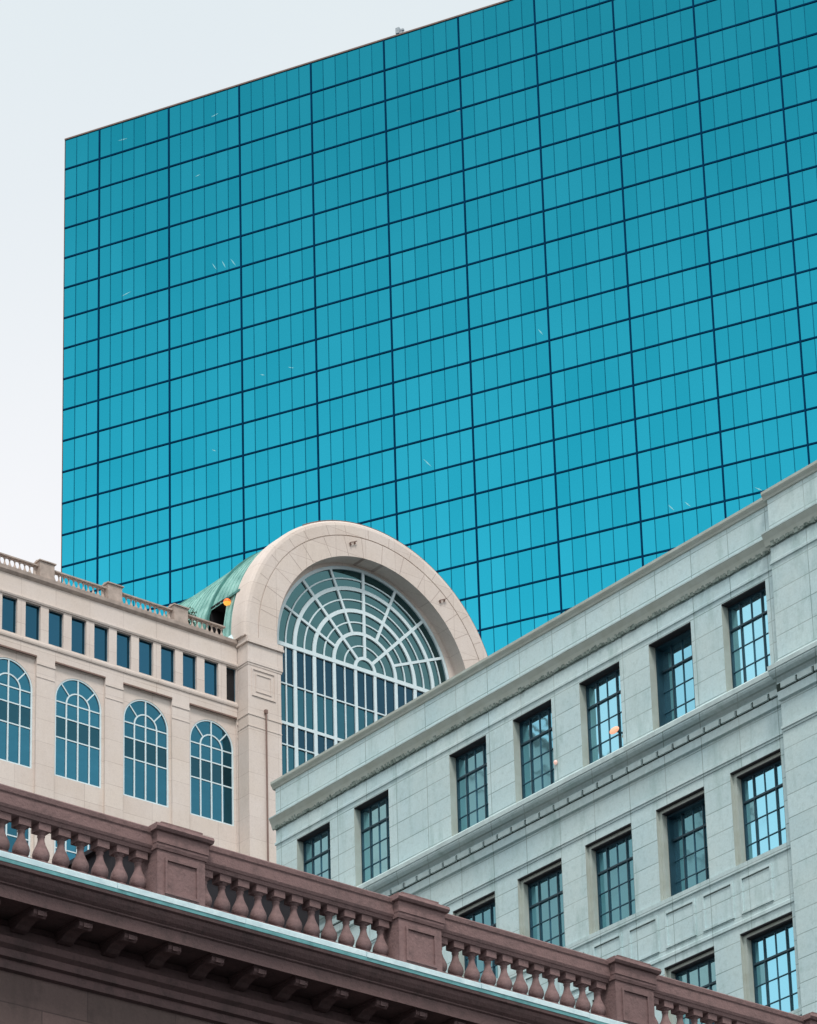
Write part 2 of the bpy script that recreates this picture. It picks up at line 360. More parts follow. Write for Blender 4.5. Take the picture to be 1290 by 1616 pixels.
# pier capitals and bay head mouldings
for a, c in prs[1:]:
    b = MB(); m = .035
    b.box(a-.01, c+.01, -m, .0, 73.28, 73.42); b.box(a-.01, c+.01, -m*.6, 0, 72.62, 72.67); b.build('pier_capital', 'cream', cream)
for c in wc:
    b = MB(); b.box(c-1.40, c+1.40, -.04, .05, 73.62, 73.70); b.build('window_head', 'pipe', cream)
# attic windows
def attic_win(a, c, mat='glass_attic'):
    b = MB(); b.box(a, c, .185, .25, 74.5, 76.38); o = b.build('attic_window', mat, cream)
    b = MB(); wd = .025
    b.box(a, a+wd, .15, .19, 74.52, 76.36); b.box(c-wd, c, .15, .19, 74.52, 76.36); b.box(a+wd, c-wd, .15, .19, 76.33, 76.36); b.box(a+wd, c-wd, .15, .19, 74.52, 74.55)
    b.build('frame', 'steel_mid', o)
for a, c in ATT[:-1]: attic_win(a, c)
attic_win(*ATT[-1], 'dark')  # near-black pane: the pavilion's dark reflection is put into its colour
# arched windows
def arched(c, first=None):
    f = MB(); t = .075; y0, y1 = YB+.02, YB+.10
    f.ring(0, ZS, AR-t, AR+.005, y0, y1, 0, 180, 32)
    for sx in (-1, 1): f.box(min(sx*AR, sx*(AR-t)), max(sx*AR, sx*(AR-t)), y0, y1, ZB, ZS)
    f.box(-AR+t, AR-t, y0, y1, ZB, ZB+.07)
    ym0, ym1 = y0+.012, y1
    r2 = .64
    f.ring(0, ZS-.13, r2-.035, r2+.035, ym0, ym1, 0, 180, 20)
    zT = [ZS-.13, ZS-.92, ZS-1.98]
    for x in (-r2, r2): f.box(x-.035, x+.035, ym0, ym1, ZB+.07, ZS-.13)
    f.box(-.035, .035, ym0-.004, ym1, ZB+.07, ZS+AR-t)
    for z in zT: f.box(-AR+t, AR-t, ym0+.006, ym1, z-.032, z+.032)
    for a in (42, 138):
        q = R(a); f.bar((r2*math.cos(q), ZS-.13+r2*math.sin(q)), ((AR-.04)*math.cos(q), ZS+(AR-.04)*math.sin(q)), .06, ym0+.003, ym1)
    o = f.build('arched_window', 'white', cream, loc=(c, 0, 0))
    gl = MB(); yg = YB+.075; n = 28
    pp = [((AR-.02)*math.cos(math.pi*i/n), ZS+(AR-.02)*math.sin(math.pi*i/n)) for i in range(n+1)]
    rows = [(ZB, zT[2], 0), (zT[2], zT[1], 1), (zT[1], zT[0], 0), (zT[0], ZS, 0)]
    for a, e, mi in rows:
        for xa, xb in ((-AR, -r2), (-r2, 0), (0, r2), (r2, AR)):
            t1, t2 = random.uniform(-.006, .006), random.uniform(-.006, .006)
            gl.quad((xa, yg+t1, a), (xb, yg-t1, a), (xb, yg-t1+t2, e), (xa, yg+t1+t2, e), mi)
    gl.add([(x, yg, z) for x, z in pp], [tuple(range(n+1))], 0)
    gl.build('glass', ['glass_arch', 'glass_arch_dark'], o)
    return o
for i, c in enumerate(wc): arched(c)
def flatwin():
    f = MB(); y0, y1 = YB+.02, YB+.10
    f.box(-1.27, -1.19, y0, y1, 61.6, 65.25); f.box(1.19, 1.27, y0, y1, 61.6, 65.25); f.box(-1.19, 1.19, y0, y1, 65.17, 65.25); f.box(-1.19, 1.19, y0, y1, 61.6, 61.68)
    for x in (-.62, 0, .62): f.box(x-.035, x+.035, y0+.01, y1, 61.68, 65.17)
    for z in (64.3, 62.9): f.box(-1.19, 1.19, y0+.015, y1, z-.03, z+.03)
    o = f.build('lower_window', 'white', cream, loc=(wc[0], 0, 0))
    gl = MB(); gl.box(-1.2, 1.2, YB+.07, YB+.09, 61.6, 65.2); gl.build('glass', 'glass_arch', o); return o
lw = flatwin()
for c in wc[1:]: dup(lw, (c, 0, 0), cream)

# roof balustrade of the cream building
b = MB(); b.prof(X0, -.60, [(.14, 78.48), (.11, 78.50), (.11, 78.57), (.15, 78.59), (.35, 78.59), (.39, 78.57), (.39, 78.50), (.36, 78.48)]); b.box(X0, -.60, .14, .36, 77.9, 77.97)
bal = b.build('balustrade', 'cream_dark', cream)
pc = [-3.33-3.84*k for k in range(7)]
for k in pc:
    b = MB(); b.box(k-.40, k+.40, -.02, .62, 77.9, 78.74); b.box(k-.47, k+.47, -.08, .68, 78.74, 78.80); b.prof(k-.43, k+.43, [(-.04, 78.80), (.64, 78.80), (.3, 78.90)]); b.build('post', 'cream_dark', bal)
bp_ = [(.045, 77.97), (.085, 78.0), (.09, 78.08), (.06, 78.16), (.03, 78.26), (.035, 78.36), (.065, 78.40), (.065, 78.48)]
first = None
cur = [(-3.33+.40, -.60)]+[(k+.40, k+3.84-.40) for k in pc[1:]]
for a, c in cur:
    n = round((c-a)/.275)
    for i in range(n):
        x = a+(i+.5)*(c-a)/n
        if x < -17: continue
        if first is None: bb = MB(); bb.lathe(0, 0, bp_, 8); first = bb.build('baluster', 'cream_dark', bal, True, loc=(x, .25, 0))
        else: dup(first, (x, .25, 0), bal)
b = MB(); b.add([(-.56, .02, 77.905), (.02, .02, 77.905), (.02, .5, 77.905), (-.56, .5, 77.905), (-.06, .25, 78.38), (-.0, .25, 78.40)], [(0, 1, 5, 4), (1, 2, 5), (2, 3, 4, 5), (3, 0, 4), (3, 2, 1, 0)]); b.build('white_flashing', 'flashing', cream, label='small white peaked metal flashing in the corner of the terrace')

# ---- gable pavilion
EF = -.87; CX, CZ = 8.03, 78.27; RO, RG, RI = 8.19, 7.33, 6.19
for xa, xb, side in ((.03, 2.03, 0), (CX*2-2.03, CX*2-.03, 1)):
    b = MB(); b.box(xa, xb, EF, .6, 60, 76.42, 0)
    xo, xi = (xa, xb+.13) if side == 0 else (xa-.13, xb)
    b.box(xo, xi, EF-.004, .61, 76.6, 77.5, 0)
    b.build('gable_pier', 'cream', cream)
b = MB()
def band(z0, z1, pr, xa=.03, xb=2.03):
    b.box(xa-pr, xb+pr, EF-pr, .62, z0, z1)
for xa, xb in ((.03, 2.03), (CX*2-2.03, CX*2-.03)):
    b = MB(); b.box(xa-.05, xb+.1, EF-.05, .62, 76.42, 76.6); b.box(xa-.02, xb+.06, EF-.02, .615, 76.3, 76.42)
    b.box(xa-.1, xb+.16, EF-.1, .63, 77.5, 77.62); b.box(xa-.06, xb+.14, EF-.06, .62, 77.62, 77.86)
    b.box(xa-.16, xb+.14, EF-.002, .62, 77.86, 77.9); b.build('pier_moulding', 'cream', cream)
    b = MB(); b.box(xa-.03, xb+.03, EF-.03, .61, 73.60, 73.68); b.box(xa-.02, xb+.02, EF-.02, .61, 72.98, 73.04); b.build('pier_band', 'cream', cream)
for xa in (.03, CX*2-2.03):       # raised square panel frame
    b = MB(); q = xa
    def sq(x0, x1, z0, z1, t, y, mi): b.box(x0, x1, y, EF+.0, z1-t, z1, mi); b.box(x0, x1, y, EF, z0, z0+t, mi); b.box(x0, x0+t, y, EF, z0+t, z1-t, mi); b.box(x1-t, x1, y, EF, z0+t, z1-t, mi)
    sq(q+.22, q+1.64, 74.66, 76.15, .07, EF-.045, 0); sq(q+.46, q+1.40, 74.92, 75.90, .05, EF-.035, 0)
    b.build('square_panel', 'cream', cream)
b = MB(); b.lathe(1.04, EF-.09, [(.045, 60), (.045, 73.9)], 8); b.box(.97, 1.11, EF-.15, EF, 73.85, 74.05); b.build('downpipe', 'pipe', cream, label='thin brown downpipe on the gable pier')
# arch ring with rounded outer edge
b = MB(); nA = 96
sec = [(RI, .06), (RI, EF), (RG-.03, EF), (RG-.02, EF+.05), (RG+.02, EF+.05), (RG+.03, EF), (RO-.30, EF), (RO-.14, EF+.035), (RO-.04, EF+.12), (RO, EF+.28), (RO, .25)]
def sweep(mb, sec, z0=None):
    ang = [(CX+math.cos(math.pi*i/nA), CZ+math.sin(math.pi*i/nA), i) for i in range(nA+1)]
    rows = []
    if z0 is not None: rows.append([(CX+r, y, z0) for r, y in sec])
    for i in range(nA+1): rows.append([(CX+r*math.cos(math.pi*i/nA), y, CZ+r*math.sin(math.pi*i/nA)) for r, y in sec])
    if z0 is not None: rows.append([(CX-r, y, z0) for r, y in sec])
    n = len(sec)
    for p, q in zip(rows, rows[1:]):
        for j in range(n-1): mb.quad(p[j], p[j+1], q[j+1], q[j])
sweep(b, sec, 77.88)
for sx in (-1, 1): b.quad(*[(CX+sx*r, y, 77.885) for r, y in ((RI, .06), (RI, EF), (RO-.1, EF), (RO, .25))])
arch = b.build('gable_arch', 'cream', cream)
# stone-joint lines of the arch ring (thin shallow raked joints)
b = MB()
for i in range(1, 17):
    a = 180*i/17+random.uniform(-1.2, 1.2); q = R(a); ca, sa = math.cos(q), math.sin(q)
    b.bar((CX+(RI+.02)*ca, CZ+(RI+.02)*sa), (CX+(RG-.04)*ca, CZ+(RG-.04)*sa), .028, EF-.004, EF+.01)
for i in range(1, 17):
    q = R(180*i/17-4+random.uniform(-1.5, 1.5)); ca, sa = math.cos(q), math.sin(q)
    b.bar((CX+(RG+.04)*ca, CZ+(RG+.04)*sa), (CX+(RO-.3)*ca, CZ+(RO-.3)*sa), .024, EF-.004, EF+.01)
b.build('joints', 'joint', arch)
b = MB(); b.ring(CX, CZ, RO-.02, RO+.035, EF+.16, EF+.22, 1, 122, 70); b.build('copper_edge', 'pipe', arch)
for a in (101, 50):           # small iron cramps seen on the ring
    q = R(a); b = MB(); px, pz = CX+(RG-.35)*math.cos(q), CZ+(RG-.35)*math.sin(q)
    b.bar((px-.22, pz-.12), (px+.22, pz+.10), .04, EF-.12, EF-.08); b.bar((px-.2, pz-.1), (px-.15, pz-.25), .04, EF-.12, EF); b.bar((px+.1, pz+.05), (px+.12, pz-.08), .04, EF-.12, EF); b.build('iron_bracket', 'pipe', cream)
# back plate with the hole for the great window
GX, GZ, GR = 8.06, 78.72, 5.62
b = MB(); n = 64
for i in range(n):
    a0, a1 = math.pi*i/n, math.pi*(i+1)/n
    p = [(GX+GR*math.cos(a), .0, GZ+GR*math.sin(a)) for a in (a0, a1)]; q = [(CX+(RI+.4)*math.cos(a), .0, CZ+(RI+.4)*math.sin(a)) for a in (a0, a1)]
    b.quad(p[0], q[0], q[1], p[1])
    b.quad(p[0], p[1], (p[1][0], .2, p[1][2]), (p[0][0], .2, p[0][2]))
for sx, xe in ((1, CX+RI+.4), (-1, CX-RI-.4)):
    b.quad((GX+sx*GR, 0, 60), (xe, 0, 60), (xe, 0, CZ+.0), (GX+sx*GR, 0, GZ)); b.quad((GX+sx*GR, 0, 60), (GX+sx*GR, .2, 60), (GX+sx*GR, .2, GZ), (GX+sx*GR, 0, GZ))
b.build('window_surround', 'cream', cream)
# great fan window
f = MB(); y0, y1 = .03, .17; GB = 66.0
f.ring(GX, GZ, GR-.17, GR, y0, y1, 0, 180, 72)
ZT = GZ-.12
f.box(GX-GR, GX-GR+.12, y0, y1, GB, GZ); f.box(GX+GR-.12, GX+GR, y0, y1, GB, GZ)
f.box(GX-GR+.12, GX+GR-.12, y0-.01, y1, ZT-.11, ZT+.11)
rr = [(.62, .085), (1.98, .09), (3.23, .10), (4.45, .10)]
for r, t in rr: f.ring(GX, GZ-.05, r-t, r+t, y0+.008, y1, 0, 180, 48)
for r in (1.3, 2.6, 3.84, 5.0): f.ring(GX, GZ-.05, r-.035, r+.035, y0+.03, y1, 0, 180, 48)
for k in range(1, 8):
    q = R(22.5*k); r0 = 1.98 if k % 2 else .62; ca, sa = math.cos(q), math.sin(q)
    f.bar((GX+r0*ca, GZ-.05+r0*sa), (GX+(GR-.1)*ca, GZ+(GR-.1)*sa), .16 if k % 2 == 0 else .14, y0+.004, y1)
for r, t in rr:
    for sx in (-1, 1): f.box(GX+sx*r-t, GX+sx*r+t, y0+.008, y1, GB, ZT-.11)
for x in (0, 1.3, 2.6, 3.84, 5.0):
    for sx in ((1,) if x == 0 else (-1, 1)): f.box(GX+sx*x-.035, GX+sx*x+.035, y0+.03, y1, GB, ZT-.11)
for z, t in ((76.45, .035), (74.28, .08), (73.1, .035), (70.9, .035), (69.0, .08)): f.box(GX-GR+.12, GX+GR-.12, y0+.012, y1, z-t, z+t)
fan = f.build('great_arched_window', 'white', cream)
gl = MB(); n = 64
rings = [0.02, .62, 1.3, 1.98, 2.6, 3.23, 3.84, 4.45, 5.0, GR]
for r0, r1 in zip(rings, rings[1:]):
    for k in range(8):
        t = random.uniform(-.008, .008); t2 = random.uniform(-.008, .008)
        for j in range(4):
            a0, a1 = R(22.5*k+5.625*j), R(22.5*k+5.625*(j+1))
            P = lambda r, a: (GX+r*math.cos(a), .12+t*(r-r0)+t2*(a-R(22.5*k)), ZT+r*math.sin(a)+.05)
            gl.quad(P(r0, a0), P(r1, a0), P(r1, a1), P(r0, a1), 0)
xs = sorted([GX+s*x for x in (.62, 1.3, 1.98, 2.6, 3.23, 3.84, 4.45, 5.0, GR) for s in (-1, 1)]+[GX])
for (za, zb_, mi) in ((76.45, ZT+.05, 1), (74.28, 76.45, 2), (73.1, 74.28, 1), (70.9, 73.1, 2), (69, 70.9, 2), (GB, 69, 1)):
    for a, c in zip(xs, xs[1:]):
        t = random.uniform(-.006, .006); gl.quad((a, .12+t, za), (c, .12-t, za), (c, .12-t, zb_), (a, .12+t, zb_), mi)
gl.build('glass', ['glass_fan', 'glass_low', 'glass_low2'], fan)
b = MB(); b.box(-.0+.2, 15.8, .62, 13.4, 60, 77.8); b.build('hall_body', 'dark', cream)
# copper barrel vault
b = MB(); VR = 8.12; ys = [.2, 1.2, 2.62, 8.6]; angs = [0]+[17.8]+[17.8+(162.2)*i/30 for i in range(1, 31)]
def vp(a, y): return (CX-VR*math.cos(R(a)), y, CZ+VR*math.sin(R(a)))
for y0_, y1_ in zip(ys, ys[1:]):
    for i, (a0, a1) in enumerate(zip(angs, angs[1:])):
        if not (y0_ == 1.2 and i == 0): b.quad(vp(a0, y0_), vp(a0, y1_), vp(a1, y1_), vp(a1, y0_))
    if y0_ != 1.2: b.quad((CX-VR, y0_, 77.5), (CX-VR, y1_, 77.5), (CX-VR, y1_, CZ), (CX-VR, y0_, CZ))
    b.quad((CX+VR, y0_, 77.5), (CX+VR, y1_, 77.5), (CX+VR, y1_, CZ), (CX+VR, y0_, CZ))
pp = [vp(a, 8.6) for a in angs]+[(CX+VR, 8.6, 77.5), (CX-VR, 8.6, 77.5)]
b.add(pp, [tuple(range(len(pp)))])
vault = b.build('vault_roof', 'copper', cream, label='green copper barrel vault roof', smooth=False)
for p in vault.data.polygons: p.use_smooth = False
y = .5
while y < 8.6:
    if not 2.4 < y < 2.8:
        n0 = 17.8 if 1.2 < y < 2.6 else 0
        b = MB(); b.ring(CX, CZ, VR-.01, VR+.035, y-.018, y+.018, 0, 180-n0, 40)
        if n0 == 0: b.box(CX-VR-.035, CX-VR, y-.018, y+.018, 77.5, CZ)
        b.build('seam', 'copper', vault)
    y += .42
b = MB(); b.ring(CX, CZ, VR-.02, VR+.12, 2.6, 2.74, 0, 180, 60); b.box(CX-VR-.12, CX-VR, 2.6, 2.74, 77.5, CZ); b.build('rib', 'copper_seam', vault)
b = MB(); b.ring(CX, CZ, VR-.02, VR+.10, 8.5, 8.66, 0, 180, 60); b.build('rib', 'copper_seam', vault)
b = MB(); b.box(.18, .32, .0, 1.25, 80.72, 80.84); b.build('gutter', 'copper_seam', vault)
b = MB()
for q in ((.6, 3.0, 1.2, 1.25), ): b.box(.3, 3.0, 1.12, 1.2, 77.6, 80.9)
b.box(.3, 3.0, 2.62, 2.7, 77.6, 80.9); b.box(3.0, 3.1, 1.12, 2.7, 77.6, 80.9); b.box(.3, 3.0, 1.12, 2.7, 80.85, 80.95); b.box(.05, 3.0, 1.12, 2.7, 77.5, 77.6)
b.build('dark_opening', 'dark', vault, label='dark opening in the side of the copper vault')
b = MB(); b.add([(.5, 1.25, 79.3), (.5, 2.6, 78.9), (.5, 2.6, 78.98), (.5, 1.25, 79.38), (.6, 1.25, 79.3), (.6, 2.6, 78.9), (.6, 2.6, 78.98), (.6, 1.25, 79.38)], [(0, 1, 2, 3), (4, 5, 6, 7), (0, 4, 5, 1), (3, 2, 6, 7)]); b.build('brace', 'steel', vault)

def world(par, p): return par.matrix_basis @ Vector(p)
def wpos(par, p):
    c, s_ = math.cos(par.rotation_euler.z), math.sin(par.rotation_euler.z)
    return (par.location.x+p[0]*c-p[1]*s_, par.location.y+p[0]*s_+p[1]*c, par.location.z+p[2])

# lit lamp under the gutter of the vault
lp = thing('wall_lamp', 'glowing orange round lamp above the dark opening in the green copper roof', 'lamp', wpos(cream, (.12, .95, 80.70)), R(40))
b = MB(); b.box(-.03, .22, -.03, .03, -.03, .03); b.lathe(0, 0, [(.06, -.06), (.09, -.03), (.06, .02)], 10); b.build('bracket', 'steel', lp)
def ball(mb, r, cz=0, n=14, sx=1., mi=0):
    pts = [(r*math.sin(math.pi*i/n)+1e-4, cz-r*math.cos(math.pi*i/n)) for i in range(n+1)]
    mb.lathe(0, 0, pts, 18, mi); return mb
ball(MB(), .19, -.22).build('globe', 'lamp_orange', lp, True)
b = MB(); b.lathe(0, 0, [(.03, -.414), (.10, -.384), (.14, -.352), (.165, -.32), (.183, -.28), (.193, -.25)], 18); b.build('bulb_glow', 'lamp_core', lp, True)

# small shrub on the cream terrace
sh_ = thing('shrub', 'small dark green shrub behind the roof balustrade beside the copper vault', 'shrub', wpos(cream, (-2.35, .78, 77.6)), R(40))
b = MB(); b.lathe(0, 0, [(.28, 0), (.34, .35), (.36, .38), (.30, .38)], 12); b.build('pot', 'cream_dark', sh_)
b = MB()
for k in range(7):
    a = random.uniform(0, 6.28); b.add([(-.015, 0, .3), (.015, 0, .3), (.3*math.cos(a), .3*math.sin(a), 1.5), (.3*math.cos(a)+.02, .3*math.sin(a), 1.5)], [(0, 1, 3, 2)])
b.build('stem', 'pipe', sh_)
b = MB(); rs = random.Random(3)
for k in range(420):
    a = rs.uniform(0, 6.28); r = .42*rs.random()**.6; z = .5+rs.random()*1.3*(1-.5*r)
    c = Vector((r*math.cos(a), r*math.sin(a), z)); e = Euler((rs.uniform(0, 6), rs.uniform(0, 6), rs.uniform(0, 6))).to_matrix(); s_ = rs.uniform(.04, .09)
    b.add([c+e@Vector(q) for q in ((-s_, 0, 0), (0, -s_*.4, 0), (s_, 0, 0), (0, s_*.4, 0))], [(0, 1, 2, 3)])
b.build('foliage', 'leaf', sh_)

# ================================================================== grey building
grey = thing('grey_stone_building', 'pale grey green stone office building with steel framed windows on the right', 'building', (-7.11028, 109.76996, 0), R(-50))
GXE = 25.72; PE = -.23; GX2 = 36.0
row1 = [1.52, 4.83]+[10.05+3.302*k for k in range(5)]
W1, W2 = 1.93, 2.16
r1 = [(x, x+W1, 46.22, 49.17) for x in row1]
row2 = [10.05-.07+3.302*k for k in range(5)]; row2 = [1.45, 4.76]+row2
r2 = [(x, x+W2, 40.53, 43.57) for x in row2]
r3 = [(x, x+W2+.03, 35.35, 38.38) for x in row2]
b = MB()
b.holes(.3, GXE, 34.0, 51.6, r1+r2+r3, 0, 0, 0)
for q in r1: b.reveal(*q, 0, .30, 1)
for q in r2+r3:
    a, c, d, e = q; b.reveal(a, c, d, e, 0, .13, 1)
    ii = (a+.13, c-.13, d, e-.13); b.reveal(*ii, .13, .34, 1)
    for rc in ((a, a+.13, d, e), (c-.13, c, d, e), (a+.13, c-.13, e-.13, e)): b.quad((rc[0], .13, rc[2]), (rc[1], .13, rc[2]), (rc[1], .13, rc[3]), (rc[0], .13, rc[3]), 1)
b.box(.3, GXE, .02, 14, 0, 34); b.quad((.3, 0, 34), (.3, 14, 34), (.3, 14, 51.6), (.3, 0, 51.6)); b.box(.3, GX2, 13.5, 14, 34, 51.6)
b.quad((.3, .1, 51.58), (GX2, .1, 51.58), (GX2, 14, 51.58), (.3, 14, 51.58), 0)
b.box(GXE, GX2, PE, 14, 0, 51.6, 0)
b.build('wall', ['grey', 'grey_warm'], grey)
b = MB(); b.box(.1, GXE-.1, .60, .7, 34.1, 50); b.build('room_backing', 'dark', grey)
# parapet cap, cornices: main part and projecting pavilion
def run(xa, xb, yo, pts): return [(xa, xb, [(y+yo, z) for y, z in pts])]
def two(name, mats, pts, over=0., label=None, smooth=False):
    b = MB(); b.prof(.3-over, GXE+.0, pts, 0); b.prof(GXE-over, GX2, [(y+PE-.002, z) for y, z in pts], 0); return b.build(name, mats, grey, label=label)
two('parapet_cap', 'grey_warm', [(0, 51.55), (-.04, 51.57), (-.06, 51.63), (-.11, 51.70), (-.13, 51.74), (-.13, 51.83), (-.03, 51.87), (.3, 51.87), (.3, 51.55)], .12)
two('upper_cornice', 'grey_warm', [(0, 50.0), (-.05, 50.02), (-.07, 50.10), (-.10, 50.20), (-.15, 50.30), (-.18, 50.36), (-.18, 50.395), (0, 50.43)], .16)
two('cornice_lip', 'grey_lip', [(-.16, 50.40), (-.195, 50.385), (-.20, 50.43), (-.14, 50.47), (0, 50.50), (0, 50.435)], .17)
two('frieze_course', 'grime_shade', [(0, 49.95), (-.03, 49.96), (-.03, 50.01), (0, 50.02)])
# ragged carved leaf course below the cornice
rs = random.Random(5); b = MB()
x = -.05
while x < GX2-.3:
    if x > GXE-.1 and not any(v[1] < -.22 for v in b.v): b.build('carved_course', 'grime_shade', grey); b = MB()
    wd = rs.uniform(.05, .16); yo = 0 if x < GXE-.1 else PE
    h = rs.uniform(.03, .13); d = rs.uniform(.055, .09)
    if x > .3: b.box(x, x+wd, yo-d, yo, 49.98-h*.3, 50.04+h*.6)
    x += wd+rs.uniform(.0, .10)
b.build('carved_course', 'grime_shade', grey)
two('string_course', 'grey', [(0, 49.36), (-.045, 49.38), (-.045, 49.46), (0, 49.50)], .03)
two('lower_cornice', 'grey', [(0, 44.86), (-.10, 44.88), (-.12, 45.10), (-.12, 45.42), (-.17, 45.46), (-.40, 45.60), (-.44, 45.66), (-.44, 45.72), (0, 46.0)], .0)
two('window_ledge', 'grey_lip', [(-.40, 45.722), (-.47, 45.72), (-.48, 45.86), (-.30, 45.96), (0, 46.215), (0, 46.005)], .0)
b = MB(); x = .04
while x < GX2-.7:
    yo = 0 if x+.62 < GXE else PE
    x1_ = x+.60
    if x < GXE < x+.62: yo = 0; x1_ = GXE-.005
    if x1_-x > .1: b = MB(); b.box(x, x1_, yo-.20, yo-.118, 45.17, 45.345); b.build('dentil', 'grey_lip', grey)
    x += .70
two('dentil_shade', 'recess_shade', [(-.10, 45.11), (-.128, 45.145), (-.128, 45.38), (-.10, 45.40)])  # dark strip behind the dentils paints in the recess shade
two('string_course', 'grey', [(0, 43.86), (-.03, 43.87), (-.03, 43.93), (-.07, 43.95), (-.07, 44.03), (0, 44.06)], .0)
for z in (40.53, 35.35):
    b = MB(); b.prof(.3, GXE-.1, [(0, z-.24), (-.06, z-.22), (-.07, z-.02), (0, z)]); b.build('window_sill', 'grey', grey)
b = MB(); b.prof(0.2, GXE-.1, [(0, 38.62), (-.05, 38.64), (-.05, 38.74), (0, 38.78)]); b.build('string_course', 'grey', grey)
# square spandrel panels: raised frames, dark strips beside them paint in the shadow
x = 1.9
while x < GXE-1.2:
    b = MB(); a, c, d, e = x, x+1.32, 38.95, 40.12; t = .07
    b.box(a, c, -.045, 0, e-t, e); b.box(a, c, -.045, 0, d, d+t); b.box(a, a+t, -.045, 0, d+t, e-t); b.box(c-t, c, -.045, 0, d+t, e-t)
    b.box(a-.03, a, -.012, 0, d, e+.03, 1); b.box(a+t, c-t, -.012, 0, e-t-.025, e-t, 1)
    b.build('spandrel_panel', ['grey', 'grime_shade'], grey); x += 1.651
# windows: 4 x 4 panes, heavy transom and two heavy mullions
def steel_window(Wd, H, deep=0., LY=.02):
    f = MB(); y0, y1 = .30+deep, .37+deep; t = .048
    f.box(-deep*.0, t, y0-deep, y1, 0, H); f.box(Wd-t, Wd, y0-deep, y1, 0, H); f.box(t, Wd-t, y0-deep, y1, H-.10, H); f.box(t, Wd-t, y0, y1, 0, .07)
    f.box(.001, Wd-.001, LY, y0-deep-.001, H-.035, H-.001, 2)  # dark plate paints in the soot and shade of the soffit
    for u in (.26, .745): f.box(Wd*u-.019, Wd*u+.019, y0, y1, .07, H-.10)
    f.box(t, Wd-t, y0-.01, y1, H*.715-.03, H*.715+.03)
    f.box(Wd*.5-.012, Wd*.5+.012, y0+.02, y1, .07, H-.1, 1)
    for v in (.48, .24): f.box(t, Wd-t, y0+.02, y1, H*v-.011, H*v+.011, 1)
    gl = MB(); us = [t*.5/Wd, .26, .5, .745, 1-t*.5/Wd]; vs = [.005, .24, .48, .715, .985]
    for a, c in zip(us, us[1:]):
        for d, e in zip(vs, vs[1:]):
            r_ = [random.uniform(-.0035, .0035) for _ in range(3)]; yg = y0+.05
            gl.quad((Wd*a, yg+r_[0], H*d), (Wd*c, yg+r_[1], H*d), (Wd*c, yg+r_[1]+r_[2], H*e), (Wd*a, yg+r_[0]+r_[2], H*e))
    return f, gl
def place(x, z, Wd, H, yo, deep, LY=.03):
    f, gl = steel_window(Wd, H, deep, LY); o = f.build('window', ['steel', 'steel_mid', 'soffit_shade'], grey, loc=(x, yo, z)); gl.build('glass', 'glass_grey', o)
for a, c, d, e in r2+r3:
    b = MB(); b.box(a+.001, c-.001, .01, .13, e-.03, e-.001); b.build('outer_soffit_shade', 'soffit_shade', grey)  # soot and shade painted on as a dark plate under the outer step
for i, (a, c, d, e) in enumerate(r1): place(a, d, c-a, e-d, -.02, .20 if i == 5 else 0)
for i, (a, c, d, e) in enumerate(r2): place(a+.13, d, c-a-.26, e-d-.13, .02, .16 if i == 5 else 0, .12)
for i, (a, c, d, e) in enumerate(r3): place(a+.13, d, c-a-.26, e-d-.13, .02, 0, .12)
# two added glowing ovals stand in for reflected lights, no real lamps
def oval(name, label, mat, x, y, z, rx, rz, group=None):
    t = thing(name, label, 'lamp', wpos(grey, (x, y, z)), R(-50), group)
    b = MB(); n = 10; m_ = 16
    vs = [(rx*math.sin(math.pi*j/n)*math.cos(2*math.pi*i/m_), .06*math.sin(math.pi*j/n)*math.sin(2*math.pi*i/m_)-.05, rz*math.cos(math.pi*j/n)) for j in range(n+1) for i in range(m_)]
    fs = [(j*m_+i, j*m_+(i+1) % m_, (j+1)*m_+(i+1) % m_, (j+1)*m_+i) for j in range(n) for i in range(m_)]
    b.add(vs, fs); b.build('globe', mat, t, True); b = MB(); b.box(-.03, .03, -.03, .3, -.02, .02); b.build('bracket', 'steel', t)
oval('window_glow', 'peach oval glow added for a reflected light at a top floor window', 'glow_peach', 18.12, .12, 46.97, .22, .11, 'small added glows at the grey building')
oval('window_glow', 'faint pink glow added on the stone left of the brighter peach glow', 'glow_pale', 15.42, .0, 46.86, .07, .08, 'small added glows at the grey building')

# ================================================================== brownstone building
brown = thing('brownstone_building', 'dark brownstone building with stone balustrade and deep bracketed cornice in the foreground', 'building', (-6.7879, 44.4851, 0), R(41))
BX0, BX1 = -5.0, 24.0
b = MB(); b.box(BX0, BX1, 1.0, 14, 0, 19.72); b.box(BX0, BX1, 1.1, 14, 19.72, 20.85); b.build('wall', 'brown', brown)
b = MB()
b.prof(BX0, BX1, [(1.0, 19.70), (.93, 19.72), (.93, 19.86), (.86, 19.88), (.86, 20.00), (.78, 20.05), (.74, 20.14), (.90, 20.16), (1.3, 20.16), (1.3, 19.70)])
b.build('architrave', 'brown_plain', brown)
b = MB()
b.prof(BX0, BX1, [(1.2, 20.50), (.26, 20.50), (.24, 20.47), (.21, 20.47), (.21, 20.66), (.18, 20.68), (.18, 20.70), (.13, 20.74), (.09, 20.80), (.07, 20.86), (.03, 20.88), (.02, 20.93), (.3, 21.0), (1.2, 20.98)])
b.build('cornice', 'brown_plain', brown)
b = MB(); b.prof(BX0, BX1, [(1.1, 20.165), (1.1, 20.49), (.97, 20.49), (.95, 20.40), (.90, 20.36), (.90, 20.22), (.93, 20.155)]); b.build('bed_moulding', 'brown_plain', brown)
rs = random.Random(11); x = BX0
